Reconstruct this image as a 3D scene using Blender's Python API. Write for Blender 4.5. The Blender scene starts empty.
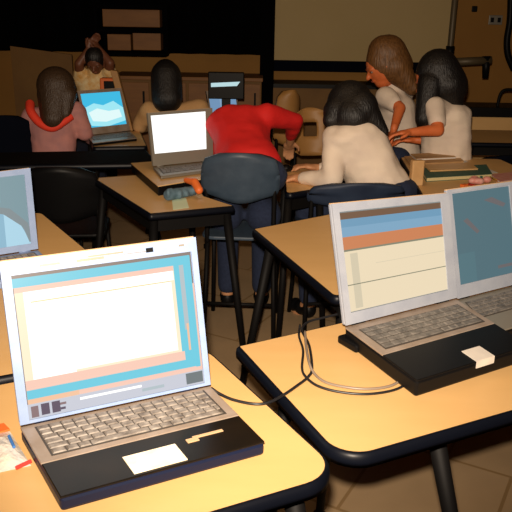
import bpy, bmesh, math, random
from mathutils import Vector, Matrix, noise
random.seed(4)
S = bpy.context.scene
COL = S.collection
# ------------------------------------------------------------------ camera
FPX, PITCH, ROLL = 719.5, 0.324, 0.017
TZ = 0.73                       # table top height
CAMZ = TZ + 0.747
F = Vector((0, math.cos(PITCH), -math.sin(PITCH)))
U0 = Vector((0, math.sin(PITCH), math.cos(PITCH)))
R0 = Vector((1, 0, 0))
R = math.cos(ROLL)*R0 + math.sin(ROLL)*U0
U = -math.sin(ROLL)*R0 + math.cos(ROLL)*U0
O = Vector((0, 0, CAMZ))
cd = bpy.data.cameras.new('camera'); cam = bpy.data.objects.new('camera', cd); COL.objects.link(cam)
cd.sensor_width = 36; cd.lens = FPX/512*36; cd.clip_start = 0.02
m = Matrix((R, U, -F)).transposed().to_4x4(); m.translation = O
cam.matrix_world = m
S.camera = cam

def ray(px, py): return F + R*((px-256)/FPX) + U*((256-py)/FPX)
def onz(px, py, z=TZ):
    d = ray(px, py); return O + d*((z-CAMZ)/d.z)
def at(px, py, Y):
    d = ray(px, py); return O + d*(Y/d.y)
def onplane(px, py, p, n):
    d = ray(px, py); return O + d*((p-O).dot(n)/d.dot(n))
def sc(px, Y): return px*Y/FPX*1.02      # pixel length at depth Y -> metres

# ------------------------------------------------------------------ materials
def mat(name, col, rough=.5, metal=0, spec=.5, noise=None, nscale=20, emis=None, estr=1, coat=0, bump=0, stretch=None):
    m_ = bpy.data.materials.new(name); m_.use_nodes = True
    nt = m_.node_tree; b = nt.nodes['Principled BSDF']
    b.inputs['Base Color'].default_value = (*col, 1)
    b.inputs['Roughness'].default_value = rough
    b.inputs['Metallic'].default_value = metal
    b.inputs['Specular IOR Level'].default_value = spec
    if coat: b.inputs['Coat Weight'].default_value = coat; b.inputs['Coat Roughness'].default_value = .15
    tc = nt.nodes.new('ShaderNodeTexCoord'); mp = nt.nodes.new('ShaderNodeMapping')
    nt.links.new(tc.outputs['Object'], mp.inputs[0])
    if stretch: mp.inputs['Scale'].default_value = stretch
    n = nt.nodes.new('ShaderNodeTexNoise'); n.inputs['Scale'].default_value = nscale; n.inputs['Detail'].default_value = 4
    nt.links.new(mp.outputs[0], n.inputs['Vector'])
    if noise:
        cr = nt.nodes.new('ShaderNodeValToRGB')
        cr.color_ramp.elements[0].position = .3; cr.color_ramp.elements[1].position = .7
        cr.color_ramp.elements[0].color = (*col, 1); cr.color_ramp.elements[1].color = (*noise, 1)
        nt.links.new(n.outputs['Fac'], cr.inputs[0]); nt.links.new(cr.outputs[0], b.inputs['Base Color'])
    if bump:
        bp = nt.nodes.new('ShaderNodeBump'); bp.inputs['Strength'].default_value = bump; bp.inputs['Distance'].default_value = .01
        nt.links.new(n.outputs['Fac'], bp.inputs['Height']); nt.links.new(bp.outputs[0], b.inputs['Normal'])
    if emis:
        b.inputs['Emission Color'].default_value = (*emis, 1); b.inputs['Emission Strength'].default_value = estr
    return m_
def lcd(name, col, s=1.0):
    return mat(name, (.02, .02, .02), rough=.35, emis=col, estr=s, spec=.3)

M = {}
M['laminate'] = mat('honey_laminate', (.68, .415, .165), rough=.45, noise=(.71, .44, .18), nscale=5, stretch=(1, 4, 1), spec=.35)
M['edge'] = mat('navy_black_edge', (.003, .004, .008), rough=.4, spec=.2)
M['black_metal'] = mat('black_metal', (.004, .0035, .0035), rough=.6, spec=.15)
M['black_plastic'] = mat('black_plastic', (.004, .004, .0045), rough=.45, spec=.15)
M['gloss_black'] = mat('gloss_black', (.004, .0035, .003), rough=.3, noise=(.011, .007, .004), nscale=12, spec=.25)
M['navychair'] = mat('navy_chair', (.012, .022, .05), rough=.6, noise=(.02, .035, .07), nscale=12)
M['bluebase'] = mat('blue_black_side', (.005, .009, .03), rough=.4, spec=.25)
M['navy'] = mat('navy_side', (.003, .004, .009), rough=.95, spec=.05)
M['silver'] = mat('silver_plastic', (.21, .30, .50), rough=.4, noise=(.25, .34, .55), nscale=30)
M['silver_grey'] = mat('grey_bezel', (.27, .30, .37), rough=.4, noise=(.34, .37, .43), nscale=15)
M['deck'] = mat('worn_deck', (.27, .20, .145), rough=.4, noise=(.38, .31, .26), nscale=18, metal=.2)
M['key'] = mat('worn_keys', (.10, .08, .065), rough=.4, noise=(.31, .275, .24), nscale=55)
M['keydark'] = mat('dark_keys', (.075, .07, .065), rough=.45, noise=(.2, .18, .16), nscale=50)
M['keybed'] = mat('key_bed', (.05, .042, .035), rough=.5)
M['tanrim'] = mat('tan_rim', (.55, .36, .2), rough=.45)  # reflection painted tan on the lid rims; also plain tan marks
M['sticker'] = mat('cream_sticker', (.85, .72, .5), rough=.5, noise=(.95, .9, .75), nscale=30)
M['sticker2'] = mat('white_sticker', (.72, .66, .58), rough=.5, noise=(.6, .55, .5), nscale=30)
M['brownline'] = mat('brown_strip', (.35, .2, .13), rough=.5)
M['wall'] = mat('brown_wall', (.26, .12, .02), rough=.8, noise=(.32, .155, .028), nscale=1.3, bump=.1)
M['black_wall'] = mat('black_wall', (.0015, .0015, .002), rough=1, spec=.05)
M['canvas'] = mat('beige_screen', (.47, .35, .16), rough=.8, noise=(.5, .375, .18), nscale=2)
M['wood_dark'] = mat('brown_panel', (.19, .075, .015), rough=.6, noise=(.24, .1, .02), nscale=6, stretch=(1, 1, 5))
M['tanboard'] = mat('tan_board', (.20, .10, .02), rough=.7, noise=(.14, .065, .013), nscale=3)
M['slate'] = mat('slate_plastic', (.035, .058, .09), rough=.5, noise=(.048, .075, .11), nscale=25)
M['jeans'] = mat('blue_jeans', (.009, .016, .045), rough=.9, noise=(.015, .026, .065), nscale=80)
M['skin'] = mat('skin', (.56, .27, .13), rough=.5)
M['skin_lit'] = mat('orange_lit_skin', (.66, .15, .04), rough=.5, noise=(.72, .19, .06), nscale=15)  # orange of the warmly lit skin is put into the base colour
M['skin_dark'] = mat('brown_skin', (.16, .055, .025), rough=.5)
M['hair_black'] = mat('black_hair', (.006, .005, .005), rough=.5, stretch=(9, 9, 1), nscale=20, bump=.5)
M['hair_dkbrown'] = mat('dark_brown_hair', (.035, .018, .009), rough=.5, noise=(.055, .03, .014), nscale=20, stretch=(9, 9, 1), bump=.5)
M['hair_brown'] = mat('light_brown_hair', (.09, .04, .012), rough=.5, noise=(.2, .09, .026), nscale=14, stretch=(8, 8, 1), bump=.6)
M['red'] = mat('red_cloth', (.62, .008, .006), rough=.8, noise=(.5, .004, .004), nscale=8, bump=.3)
M['white'] = mat('white_cloth', (.80, .68, .55), rough=.85, noise=(.72, .6, .5), nscale=10, bump=.4)
M['mauve'] = mat('mauve_cloth', (.62, .26, .22), rough=.85, noise=(.42, .2, .2), nscale=9, bump=.3)
M['redcollar'] = mat('red_collar', (.85, .05, .02), rough=.7)
M['tan_cloth'] = mat('tan_cloth', (.5, .28, .11), rough=.85, noise=(.6, .36, .16), nscale=10, bump=.3)
M['pattern'] = mat('yellow_patterned_cloth', (.7, .36, .08), rough=.8, noise=(.85, .7, .4), nscale=26)
M['paper'] = mat('pale_paper', (.72, .85, .62), rough=.8)
M['whitepaper'] = mat('white_paper', (.75, .72, .66), rough=.8, noise=(.65, .62, .6), nscale=20)
M['cream'] = mat('cream_paper', (.6, .5, .25), rough=.8)
M['teal'] = mat('teal_card', (.04, .12, .09), rough=.6)
M['tanpaper'] = mat('tan_paper', (.5, .27, .1), rough=.75, noise=(.58, .36, .16), nscale=14)
M['pink'] = mat('pink_plastic', (.6, .2, .16), rough=.5, noise=(.7, .4, .35), nscale=30)
M['yellow'] = mat('yellow_plastic', (.75, .5, .06), rough=.5)
M['orange'] = mat('orange_plastic', (.75, .16, .03), rough=.5)
M['blue'] = mat('blue_ink', (.05, .18, .5), rough=.6)
M['redink'] = mat('red_plastic', (.7, .05, .04), rough=.4)
M['bag'] = mat('clear_bag', (.62, .60, .58), rough=.25, noise=(.75, .66, .55), nscale=40, bump=.6)
M['cable'] = mat('black_cable', (.01, .01, .012), rough=.4)
M['greycable'] = mat('grey_cable', (.22, .17, .13), rough=.4)
M['tanplastic'] = mat('tan_plastic', (.42, .22, .07), rough=.5, noise=(.36, .18, .05), nscale=6)
M['grey_metal'] = mat('grey_metal', (.25, .23, .19), rough=.4, metal=.3)
M['dull_metal'] = mat('dull_metal', (.10, .075, .04), rough=.5, metal=.2)
M['eye'] = mat('eye_white', (.28, .18, .13), rough=.2)
M['slatepouch'] = mat('slate_cloth', (.05, .10, .14), rough=.7, noise=(.12, .20, .26), nscale=30, bump=.5)
M['lips'] = mat('lips', (.4, .1, .07), rough=.5)

# floor: brown tiles with darker joints
fm = bpy.data.materials.new('brown_tiles'); fm.use_nodes = True
nt = fm.node_tree; b = nt.nodes['Principled BSDF']; b.inputs['Roughness'].default_value = .4
tc = nt.nodes.new('ShaderNodeTexCoord'); br = nt.nodes.new('ShaderNodeTexBrick'); mp = nt.nodes.new('ShaderNodeMapping')
mp.inputs['Rotation'].default_value = (0, 0, .5)
nt.links.new(tc.outputs['Object'], mp.inputs[0]); nt.links.new(mp.outputs[0], br.inputs['Vector'])
br.inputs['Color1'].default_value = (.46, .32, .18, 1); br.inputs['Color2'].default_value = (.43, .295, .165, 1)
br.inputs['Mortar'].default_value = (.30, .19, .085, 1); br.inputs['Scale'].default_value = 1
br.inputs['Brick Width'].default_value = .45; br.inputs['Row Height'].default_value = .45; br.inputs['Mortar Size'].default_value = .006
nz = nt.nodes.new('ShaderNodeTexNoise'); nz.inputs['Scale'].default_value = 6
mx = nt.nodes.new('ShaderNodeMixRGB'); mx.blend_type = 'MULTIPLY'; mx.inputs[0].default_value = .25
nt.links.new(tc.outputs['Object'], nz.inputs['Vector'])
nt.links.new(br.outputs['Color'], mx.inputs[1]); nt.links.new(nz.outputs['Fac'], mx.inputs[2]); nt.links.new(mx.outputs[0], b.inputs['Base Color'])
M['floor'] = fm
M['blacktop'] = mat('matt_black_top', (.004, .0035, .0035), rough=.9, spec=.08)

# ------------------------------------------------------------------ object helpers
def tag(o, label=None, cat=None, group=None, kind=None):
    if label: o['label'] = label
    if cat: o['category'] = cat
    if group: o['group'] = group
    if kind: o['kind'] = kind
    return o
def thing(name, loc, label, cat, group=None, rz=0):
    o = bpy.data.objects.new(name, None); COL.objects.link(o); o.location = loc; o.rotation_euler = (0, 0, rz)
    o.empty_display_size = .05


    return tag(o, label, cat, group)
def link(name, me, mats, parent=None, smooth=False, label=None):
    o = bpy.data.objects.new(name, me); COL.objects.link(o)
    if not isinstance(mats, (list, tuple)): mats = [mats]
    for x in mats: me.materials.append(x)
    if smooth:
        for p in me.polygons: p.use_smooth = True
    if parent is not None:
        o.parent = parent
        # geometry is given in world coordinates: cancel the parent chain
        T = Matrix.Identity(4); q = parent; chain = []
        while q is not None: chain.append(q.matrix_basis @ Matrix.Identity(4) if q.parent is None else q.matrix_parent_inverse @ q.matrix_basis); q = q.parent
        for c in reversed(chain): T = T @ c
        o.matrix_parent_inverse = T.inverted()
    if label: o['label'] = label
    return o
def obj(name, bm, mats, parent=None, smooth=False, label=None, bevel=0, seg=2):
    bmesh.ops.recalc_face_normals(bm, faces=bm.faces[:])
    me = bpy.data.meshes.new(name); bm.to_mesh(me); bm.free()
    o = link(name, me, mats, parent, smooth, label)
    if bevel:
        md = o.modifiers.new('bevel', 'BEVEL'); md.width = bevel; md.segments = seg; md.limit_method = 'ANGLE'
    return o
def hexa(bm, pts, mi=0):
    """8 points: bottom 4 then top 4"""
    v = [bm.verts.new(p) for p in pts]
    for f in ((3, 2, 1, 0), (4, 5, 6, 7), (0, 1, 5, 4), (1, 2, 6, 5), (2, 3, 7, 6), (3, 0, 4, 7)):
        fc = bm.faces.new([v[i] for i in f]); fc.material_index = mi
def box(bm, x0, x1, y0, y1, z0, z1, mtx=None, mi=0):
    p = [Vector(q) for q in ((x0, y0, z0), (x1, y0, z0), (x1, y1, z0), (x0, y1, z0), (x0, y0, z1), (x1, y0, z1), (x1, y1, z1), (x0, y1, z1))]
    if mtx is not None: p = [mtx @ q for q in p]
    hexa(bm, p, mi)
def tube(bm, pts, r, seg=8, r2=None):
    pts = [Vector(p) for p in pts]; rings = []
    n = len(pts); side = None
    for i, p in enumerate(pts):
        d = (pts[min(i+1, n-1)] - pts[max(i-1, 0)]).normalized()
        if side is None:
            side = d.orthogonal().normalized()
        side = (side - d*side.dot(d)).normalized(); up = d.cross(side)
        rr = r if r2 is None else r + (r2-r)*i/(n-1)
        rings.append([bm.verts.new(p + side*rr*math.cos(2*math.pi*k/seg) + up*rr*math.sin(2*math.pi*k/seg)) for k in range(seg)])
    for a, b_ in zip(rings, rings[1:]):
        for k in range(seg): bm.faces.new((a[k], a[(k+1) % seg], b_[(k+1) % seg], b_[k]))
    bm.faces.new(rings[0][::-1]); bm.faces.new(rings[-1])
def spline(pts, n=8):
    pts = [Vector(p) for p in pts]; out = []
    P = [pts[0]*2-pts[1]] + pts + [pts[-1]*2-pts[-2]]
    for i in range(1, len(P)-2):
        for k in range(n):
            t = k/n; a, b_, c, d = P[i-1], P[i], P[i+1], P[i+2]
            out.append(.5*((2*b_) + (c-a)*t + (2*a-5*b_+4*c-d)*t*t + (3*b_-a-3*c+d)*t**3))
    out.append(pts[-1]); return out
def prism(bm, poly, z0, z1, mi=0):
    lo = [bm.verts.new((p[0], p[1], z0)) for p in poly]; hi = [bm.verts.new((p[0], p[1], z1)) for p in poly]
    n = len(poly); bm.faces.new(lo[::-1]).material_index = mi; bm.faces.new(hi).material_index = mi
    for k in range(n): bm.faces.new((lo[k], lo[(k+1) % n], hi[(k+1) % n], hi[k])).material_index = mi
def rounded(poly, r, seg=8):
    out = []; n = len(poly)
    for i in range(n):
        p = Vector(poly[i][:2]); a = Vector(poly[i-1][:2]); c = Vector(poly[(i+1) % n][:2])
        da = (a-p).normalized(); dc = (c-p).normalized()
        ang = da.angle(dc); rr = r[i] if isinstance(r, (list, tuple)) else r
        L = rr/math.tan(ang/2); p0 = p+da*L; p1 = p+dc*L
        ctr = p + (da+dc).normalized()*(rr/math.sin(ang/2))
        a0 = math.atan2(p0.y-ctr.y, p0.x-ctr.x); a1 = math.atan2(p1.y-ctr.y, p1.x-ctr.x)
        while a1-a0 > math.pi: a1 -= 2*math.pi
        while a1-a0 < -math.pi: a1 += 2*math.pi
        for k in range(seg+1):
            t = a0+(a1-a0)*k/seg; out.append(ctr+Vector((math.cos(t), math.sin(t)))*rr)
    return out
def inset(poly, d):
    n = len(poly); out = []
    area = sum(poly[i].x*poly[(i+1) % n].y-poly[(i+1) % n].x*poly[i].y for i in range(n))
    s = 1 if area > 0 else -1
    for i in range(n):
        t = (poly[(i+1) % n]-poly[i-1]).normalized(); nrm = Vector((-t.y, t.x))*s
        out.append(poly[i]+nrm*d)
    return out

# ------------------------------------------------------------------ tables
def table(corners, label, r=.07, mt='laminate', group='classroom tables', band=.011, leg=True, thick=.021, splay=.12, h=TZ, apron=True, legpos=None):
    poly = rounded(corners, r)
    c = sum((Vector(q[:2]) for q in corners), Vector((0, 0)))/len(corners)
    t = thing('classroom_table', (c.x, c.y, 0), label, 'table', group)
    inn = inset(poly, band*.45)
    bm = bmesh.new(); prism(bm, inn, h-thick+.004, h); obj('tabletop', bm, M[mt], t)
    # rounded edge moulding
    prof = [(0, .001), (-.4, -.001), (-.85, -.006), (-1, -.016), (-.9, -.028), (-.4, -thick), (.1, -thick)]
    bm = bmesh.new(); rings = []
    for d, z in prof:
        q = inset(inn, d*band*.9); rings.append([bm.verts.new((p.x, p.y, h+z)) for p in q])
    n = len(poly); rings.append(rings[0])
    for a, b_ in zip(rings, rings[1:]):
        for k in range(n): bm.faces.new((a[k], a[(k+1) % n], b_[(k+1) % n], b_[k]))
    obj('edge_band', bm, M['edge'], t, True)
    q = [Vector(x[:2])*.86+c*.14 for x in corners]
    if apron:
        bm = bmesh.new()
        for i in range(len(q)):
            a, b_ = q[i], q[(i+1) % len(q)]; dd = (b_-a).normalized(); nn = Vector((-dd.y, dd.x))*.012
            hexa(bm, [(*(a-nn), h-.085), (*(b_-nn), h-.085), (*(b_+nn), h-.085), (*(a+nn), h-.085), (*(a-nn), h-thick-.001), (*(b_-nn), h-thick-.001), (*(b_+nn), h-thick-.001), (*(a+nn), h-thick-.001)])
        obj('frame', bm, M['black_metal'], t)
    if leg:
        for li, p in enumerate(q):
            if len(q) == 5 and li == 3: continue
            dd = (p-c).normalized(); ft = p+dd*splay
            if legpos:
                a_, b_ = legpos[li]
                if len(b_) == 2: p = Vector(a_[:2]); ft = p+(p-c).normalized()*.06
                else:
                    k = (a_.z-.012)/(a_.z-b_.z); e_ = a_.lerp(b_, k); p = Vector((a_.x, a_.y)); ft = Vector((e_.x, e_.y))
            bm = bmesh.new(); tube(bm, [(p.x, p.y, h-thick-.002), (ft.x, ft.y, .012)], .019, 12, .013)
            l = obj('leg', bm, M['black_metal'], t, True)
            bm = bmesh.new(); tube(bm, [(ft.x, ft.y, .025), (ft.x, ft.y, 0)], .02, 12); obj('foot_cap', bm, M['black_plastic'], l, True)
    return t
def V2(v): return Vector((v.x, v.y))
D1 = math.radians(27.5); ax = Vector((math.cos(D1), math.sin(D1))); ay = Vector((-math.sin(D1), math.cos(D1)))
# L1: front-right corner, back-right corner known
fr = V2(onz(345, 474)); bk = V2(onz(203, 345)); d = (bk-fr)
fdir = (V2(onz(228, 509))-fr).normalized()
table([fr, bk, bk+fdir*1.15, fr+fdir*1.15], 'honey table in the left foreground under the open laptop nearest the camera', r=.07, apron=False)
# R1
fl = V2(onz(342, 461)); bl = V2(onz(237, 346)); fd = (V2(onz(512, 412))-fl).normalized(); bd = (V2(onz(335, 318))-bl).normalized()
table([bl, fl, fl+fd*1.15, bl+(fd+bd*.6).normalized()*1.15], 'honey table in the right foreground carrying two laptops and a looped cord', r=[.008, .065, .065, .03], apron=False, legpos=[(bl+(fl-bl)*.12+fd*.12, Vector((0,0))), (at(431, 440, 1.27), at(446, 512, 1.27)), (fl+fd*1.05+(bl-fl)*.2, Vector((0,0))), (bl+fd*1.0-(bl-fl)*.2, Vector((0,0)))])
# L2 (behind L1)
l2b = V2(onz(41, 212)); l2f = V2(onz(190, 338)); 
l2f = l2f
e1 = V2(onz(0, 425)); e2 = V2(onz(203, 345)); sd = (e1-e2).normalized()
l2f = bk + (l2b-bk).normalized()*.03
table([l2f, l2b, l2b-ax*.9, l2f+fdir*.95], 'honey table at the left edge, behind the nearest laptop, with a pale laptop on it', r=[.012, .04, .04, .012])
# R2
r2a = V2(onz(253, 229)); r2b = V2(onz(338, 300)); dr = (r2b-r2a).normalized()
table([r2a, r2a+dr*.70, r2a+dr*.70+ax*1.0, r2a+V2((V2(onz(330, 214))-r2a).normalized())*.9], 'honey table in the middle, directly behind the right foreground laptops', r=[.01, .02, .03, .03])
# M1
table([V2(onz(150, 214)), V2(onz(93, 178)), V2(onz(192, 171)), V2(onz(204, 196)), V2(onz(235, 206))], 'small honey table with a yellow note and the white-screened laptop', r=.01)
# M2
m2 = [V2(onz(270, 194)), V2(onz(262, 172)), V2(onz(326, 166)), V2(onz(322, 188))]
m2 = [V2(onz(286, 194)), V2(onz(284, 168)), V2(onz(324, 166)), V2(onz(322, 188))]
table(m2, 'brown table under the bent hand of the white-shirted person', r=.02)
# R3
r3 = [V2(onz(424, 198)), V2(onz(400, 157)), V2(onz(500, 159)), V2(onz(560, 186))]
table(r3, 'honey table at the right strewn with notebooks and papers', r=.03)
# T4 black table
table([V2(onz(-40, 166)), V2(onz(-30, 153)), V2(onz(146, 150)), V2(onz(158, 163))], 'black-topped table behind the person with the red collar', r=.02, mt='blacktop', apron=False)
# T5 far table
table([V2(onz(93, 147)), V2(onz(87, 132)), V2(onz(140, 131)), V2(onz(147, 146))], 'far table holding the laptop with the blue cloudy screen', r=.02)
# T6 far right table
table([Vector((1.28, 4.55)), Vector((1.28, 5.1)), Vector((2.5, 5.1)), Vector((2.5, 4.55))], 'far honey table at the right edge, against the brown wall', r=.02)

# ------------------------------------------------------------------ laptops
def laptop(label, HL, HR, FL, FR, TL, TR, tilt, rects, z=TZ, th=.03, split=None, mats=None, group='open laptops', keyrows=5, keycols=14, kv=(.08, .5), pad=None, sticker=None, extra=None, screen=(.05, .95, .08, .92), lidmat='silver', marks=True):
    zt = z+th
    hl, hr, fl_, fr_ = [onz(*p, zt) for p in (HL, HR, FL, FR)]
    def P(u, v, h=0): return hl.lerp(hr, u).lerp(fl_.lerp(fr_, u), v) + Vector((0, 0, h))
    c = P(.5, .5); t = thing('laptop', (c.x, c.y, z), label, 'laptop', group)
    mm = dict(base='black_plastic', deck='deck', key='key', palm='gloss_black'); mm.update(mats or {})
    def slab(name, u0, u1, v0, v1, h0, h1, m_, par=t, bevel=.002, lab=None, P=P):
        bm = bmesh.new(); hexa(bm, [P(u0, v1, h0), P(u1, v1, h0), P(u1, v0, h0), P(u0, v0, h0), P(u0, v1, h1), P(u1, v1, h1), P(u1, v0, h1), P(u0, v0, h1)])
        return obj(name, bm, M[m_], par, bevel=bevel, label=lab)
    b_ = slab('base', 0, 1, 0, 1, -th+.001, -.004, mm['base'], bevel=.006)
    sp = split or 1
    dk = slab('keyboard_deck', 0.0, 1.0, 0.0, sp, -.0045, 0, mm['deck'], bevel=.0015)
    if sp < 1: pr = slab('palm_rest', 0.0, 1, sp, 1, -.0045, -.0005, mm['palm'], bevel=.003)
    else: pr = dk
    # keyboard: one part, bed and keys
    bm = bmesh.new(); v0, v1 = kv; u0, u1 = .06, .95
    hexa(bm, [P(u0, v1, -.001), P(u1, v1, -.001), P(u1, v0, -.001), P(u0, v0, -.001), P(u0, v1, .0006), P(u1, v1, .0006), P(u1, v0, .0006), P(u0, v0, .0006)], 1)
    for r_ in range(keyrows):
        va = v0+.012+(v1-v0-.018)*r_/keyrows; vb = va+(v1-v0-.018)/keyrows*.82
        u = u0+.008; cols = keycols; ku = (u1-u0-.016)/cols
        off = [0, 0, .25, .4, .6, 0][r_ % 6]
        c0 = 0
        widths = []
        rem = cols
        if r_ == keyrows-1: widths = [1.2, 1, 1, 5, 1, 1, 1]; widths.append(cols-sum(widths))
        else:
            widths = [1+off] + [1]*(cols-2); widths.append(cols-sum(widths))
        for w in widths:
            ua = u+.0015; ub = u+w*ku-.0025; e = (ub-ua)*.1; ev = (vb-va)*.1
            if ub-ua > .004:
                hexa(bm, [P(ua, vb, .0005), P(ub, vb, .0005), P(ub, va, .0005), P(ua, va, .0005), P(ua+e, vb-ev, .003), P(ub-e, vb-ev, .003), P(ub-e, va+ev, .003), P(ua+e, va+ev, .003)], 0)
            u += w*ku
    obj('keyboard', bm, [M[mm['key']], M['keybed']], t)
    if pad: slab('touchpad', *pad, -.0006, .0004, mm.get('pad', 'black_plastic'), pr, .0003)
    if sticker: slab('sticker', *sticker[:4], -.0006, .0012, sticker[4], pr, 0, lab=sticker[5])
    for e in (extra or []): slab(e[0], *e[1:5], -.0008, e[5], e[6], pr, .0004, lab=e[7])
    # lid
    hd = (hr-hl).normalized(); away = Vector((-hd.y, hd.x, 0)).normalized()
    lu = Vector((0, 0, math.cos(tilt)))+away*math.sin(tilt); nrm = hd.cross(lu).normalized()   # nrm toward viewer?
    if nrm.dot(O-hl) < 0: nrm = -nrm
    hl2 = hl+Vector((0, 0, .004)); hr2 = hr+Vector((0, 0, .004))
    tl = onplane(*TL, hl2, nrm); tr = onplane(*TR, hr2, nrm)
    print('LID', label[:30], 'w %.3f %.3f h %.3f %.3f depth %.3f' % ((hr-hl).length, (tr-tl).length, (tl-hl2).length, (tr-hr2).length, (fl_-hl).length))
    def Q(u, v, h=0): return tl.lerp(tr, u).lerp(hl2.lerp(hr2, u), v) + nrm*h
    lid = slab('lid', 0, 1, 0, 1, -.014, 0, lidmat, t, .004, P=Q)
    slab('lid_rim', .004, .996, -.006, .012, -.012, -.0015, 'tanrim', lid, .002, P=Q, lab='upper rim of the lid with a painted tan reflection') if marks else None
    # screen: one part, its picture in the mesh
    ms = []; bm = bmesh.new()
    u0, u1, v0, v1 = screen
    for k, (a, b2, c2, d2, m_) in enumerate(rects):
        if m_ not in ms: ms.append(m_)
        h = .0008+.00012*k
        if isinstance(a, list): q = [Q(x, y, h) for x, y in a]
        else: q = [Q(a, d2, h), Q(b2, d2, h), Q(b2, c2, h), Q(a, c2, h)]
        fc = bm.faces.new([bm.verts.new(x) for x in q]); fc.material_index = ms.index(m_)
    me = bpy.data.meshes.new('screen'); bm.to_mesh(me); bm.free()
    link('screen', me, [M[x] for x in ms], lid)
    # bezel frame, proud of the lid
    bm = bmesh.new(); hh = .004
    for (a, b2, c2, d2) in ((0, 1, 0, v0), (0, 1, v1, 1), (0, u0, v0, v1), (u1, 1, v0, v1)):
        hexa(bm, [Q(a, d2, 0), Q(b2, d2, 0), Q(b2, c2, 0), Q(a, c2, 0), Q(a, d2, hh), Q(b2, d2, hh), Q(b2, c2, hh), Q(a, c2, hh)])
    obj('bezel', bm, M[mm.get('bezel', lidmat)], lid)
    for u in (.12, .88):
        bm = bmesh.new(); tube(bm, [Q(u-.05, 1.0, -.006), Q(u+.05, 1.0, -.006)], .007, 10); obj('hinge', bm, M[mm['base']], t, True)
    return t, Q, P, lid
for k, c, s in (('l_white', (1, 1, .97), 1.25), ('l_cream', (1, .86, .62), .95), ('l_cyan', (.12, .66, .85), .85), ('l_pink', (.98, .62, .5), .9),
    ('l_orange', (1, .6, .38), .85), ('l_lav', (.72, .76, .88), .75), ('l_line', (.9, .75, .4), .9), ('l_darkicon', (.1, .07, .16), .6), ('l_icon2', (.35, .22, .25), .6),
    ('l_greybox', (.16, .22, .25), .7), ('l_streak', (.5, .62, .68), .8), ('l_shadow', (.35, .28, .26), .6),
    ('d_cream', (.93, .78, .54), .88), ('d_blue', (.22, .5, .76), .62), ('d_blue2', (.28, .55, .8), .66), ('d_orange', (.85, .3, .12), .68), ('d_line', (.35, .36, .25), .6), ('d_grey', (.45, .5, .5), .5), ('d_brown', (.25, .13, .07), .6), ('d_cream2', (.8, .7, .5), .8),
    ('e_teal', (.085, .18, .22), .8), ('e_smear', (.16, .15, .16), .8), ('e_teal2', (.09, .2, .24), .8),
    ('b_blue', (.32, .62, .82), .72), ('b_light', (.45, .75, .92), .85), ('b_grey', (.33, .42, .46), .6), ('b_dull', (.27, .45, .52), .65),
    ('f_cyan', (.05, .55, .85), .9), ('f_cloud', (.35, .8, .9), 1.0), ('f_white', (.75, .95, .95), 1.0), ('g_blue', (.2, .36, .58), .8), ('g_strip', (.5, .75, .8), .9), ('g_blue2', (.3, .46, .66), .8)):
    M[k] = lcd(k, c, s)

rA = [(.03, .965, .09, .985, 'l_shadow'), (.05, .955, .115, .95, 'l_cream'), (.04, .955, .112, .168, 'l_cyan'), (.05, .86, .168, .2, 'l_pink'), (.09, .855, .2, .74, 'l_white'),
      (.12, .85, .262, .27, 'l_line'), (.05, .09, .2, .72, 'l_cream'), (.84, .86, .26, .74, 'l_cream'),
      (.86, .955, .112, .86, 'l_cyan'), (.89, .915, .17, .6, 'l_streak'), (.90, .912, .56, .74, 'l_orange'),
      (.05, .875, .74, .80, 'l_pink'), (.3, .86, .725, .74, 'l_cream'), (.05, .955, .80, .855, 'l_cyan'), (.05, .3, .855, .885, 'l_orange'), (.3, .965, .855, .885, 'l_pink'),
      (.935, .965, .3, .88, 'l_pink'), (.93, .955, .115, .86, 'l_cyan'),
      (.045, .97, .885, .978, 'l_lav'), (.3, .62, .905, .92, 'l_white'), (.06, .095, .9, .97, 'l_icon2'), (.108, .148, .895, .965, 'l_darkicon'), (.16, .2, .895, .965, 'l_darkicon'), (.2, .23, .91, .925, 'l_icon2'), (.2, .225, .94, .955, 'l_darkicon'),
      (.865, .96, .892, .965, 'l_greybox'), (.62, .74, .93, .95, 'l_streak')]
la, QA, PA, lidA = laptop('nearest open laptop, silver lid, black palm rest, cyan-framed white screen', (20, 427), (210, 386), (60, 497), (265, 441), (-1, 262), (195, 237), math.radians(14), rA,
    mats=dict(base='bluebase'), split=.56, kv=(.05, .5), sticker=(.34, .6, .74, .97, 'sticker', 'cream sticker on the black palm rest'), screen=(.045, .967, .09, .98),
    extra=[('latch_mark', .70, .86, .70, .73, .001, 'tanrim', 'thin tan mark'), ('latch_mark', .66, .72, .72, .77, .0012, 'tanrim', 'small tan mark')], keyrows=6, keycols=15)
# marks and latch along the top bezel of A
bm = bmesh.new()
for a, b_, c, d in ((.18, .28, .045, .06), (.20, .24, .03, .045), (.36, .5, .045, .062), (.42, .6, .03, .042), (.6, .72, .048, .053), (.9, .93, .035, .048)):
    hexa(bm, [QA(a, d, .004), QA(b_, d, .004), QA(b_, c, .004), QA(a, c, .004), QA(a, d, .0046), QA(b_, d, .0046), QA(b_, c, .0046), QA(a, c, .0046)])
bm.free()
for a, b_, c, d in ((.18, .28, .045, .06), (.36, .5, .045, .062), (.42, .6, .03, .042), (.6, .72, .048, .053), (.9, .93, .035, .048)):
    bm = bmesh.new(); hexa(bm, [QA(a, d, .004), QA(b_, d, .004), QA(b_, c, .004), QA(a, c, .004), QA(a, d, .0046), QA(b_, d, .0046), QA(b_, c, .0046), QA(a, c, .0046)]); obj('bezel_marking', bm, M['grey_metal'], lidA, label='grey scratched mark on the top bezel')
bm = bmesh.new(); hexa(bm, [QA(.72, .06, .004), QA(.76, .06, .004), QA(.76, .03, .004), QA(.72, .03, .004), QA(.725, .058, .008), QA(.755, .058, .008), QA(.755, .033, .008), QA(.725, .033, .008)])
obj('latch', bm, M['black_plastic'], lidA, label='small dark lid latch')

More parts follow.
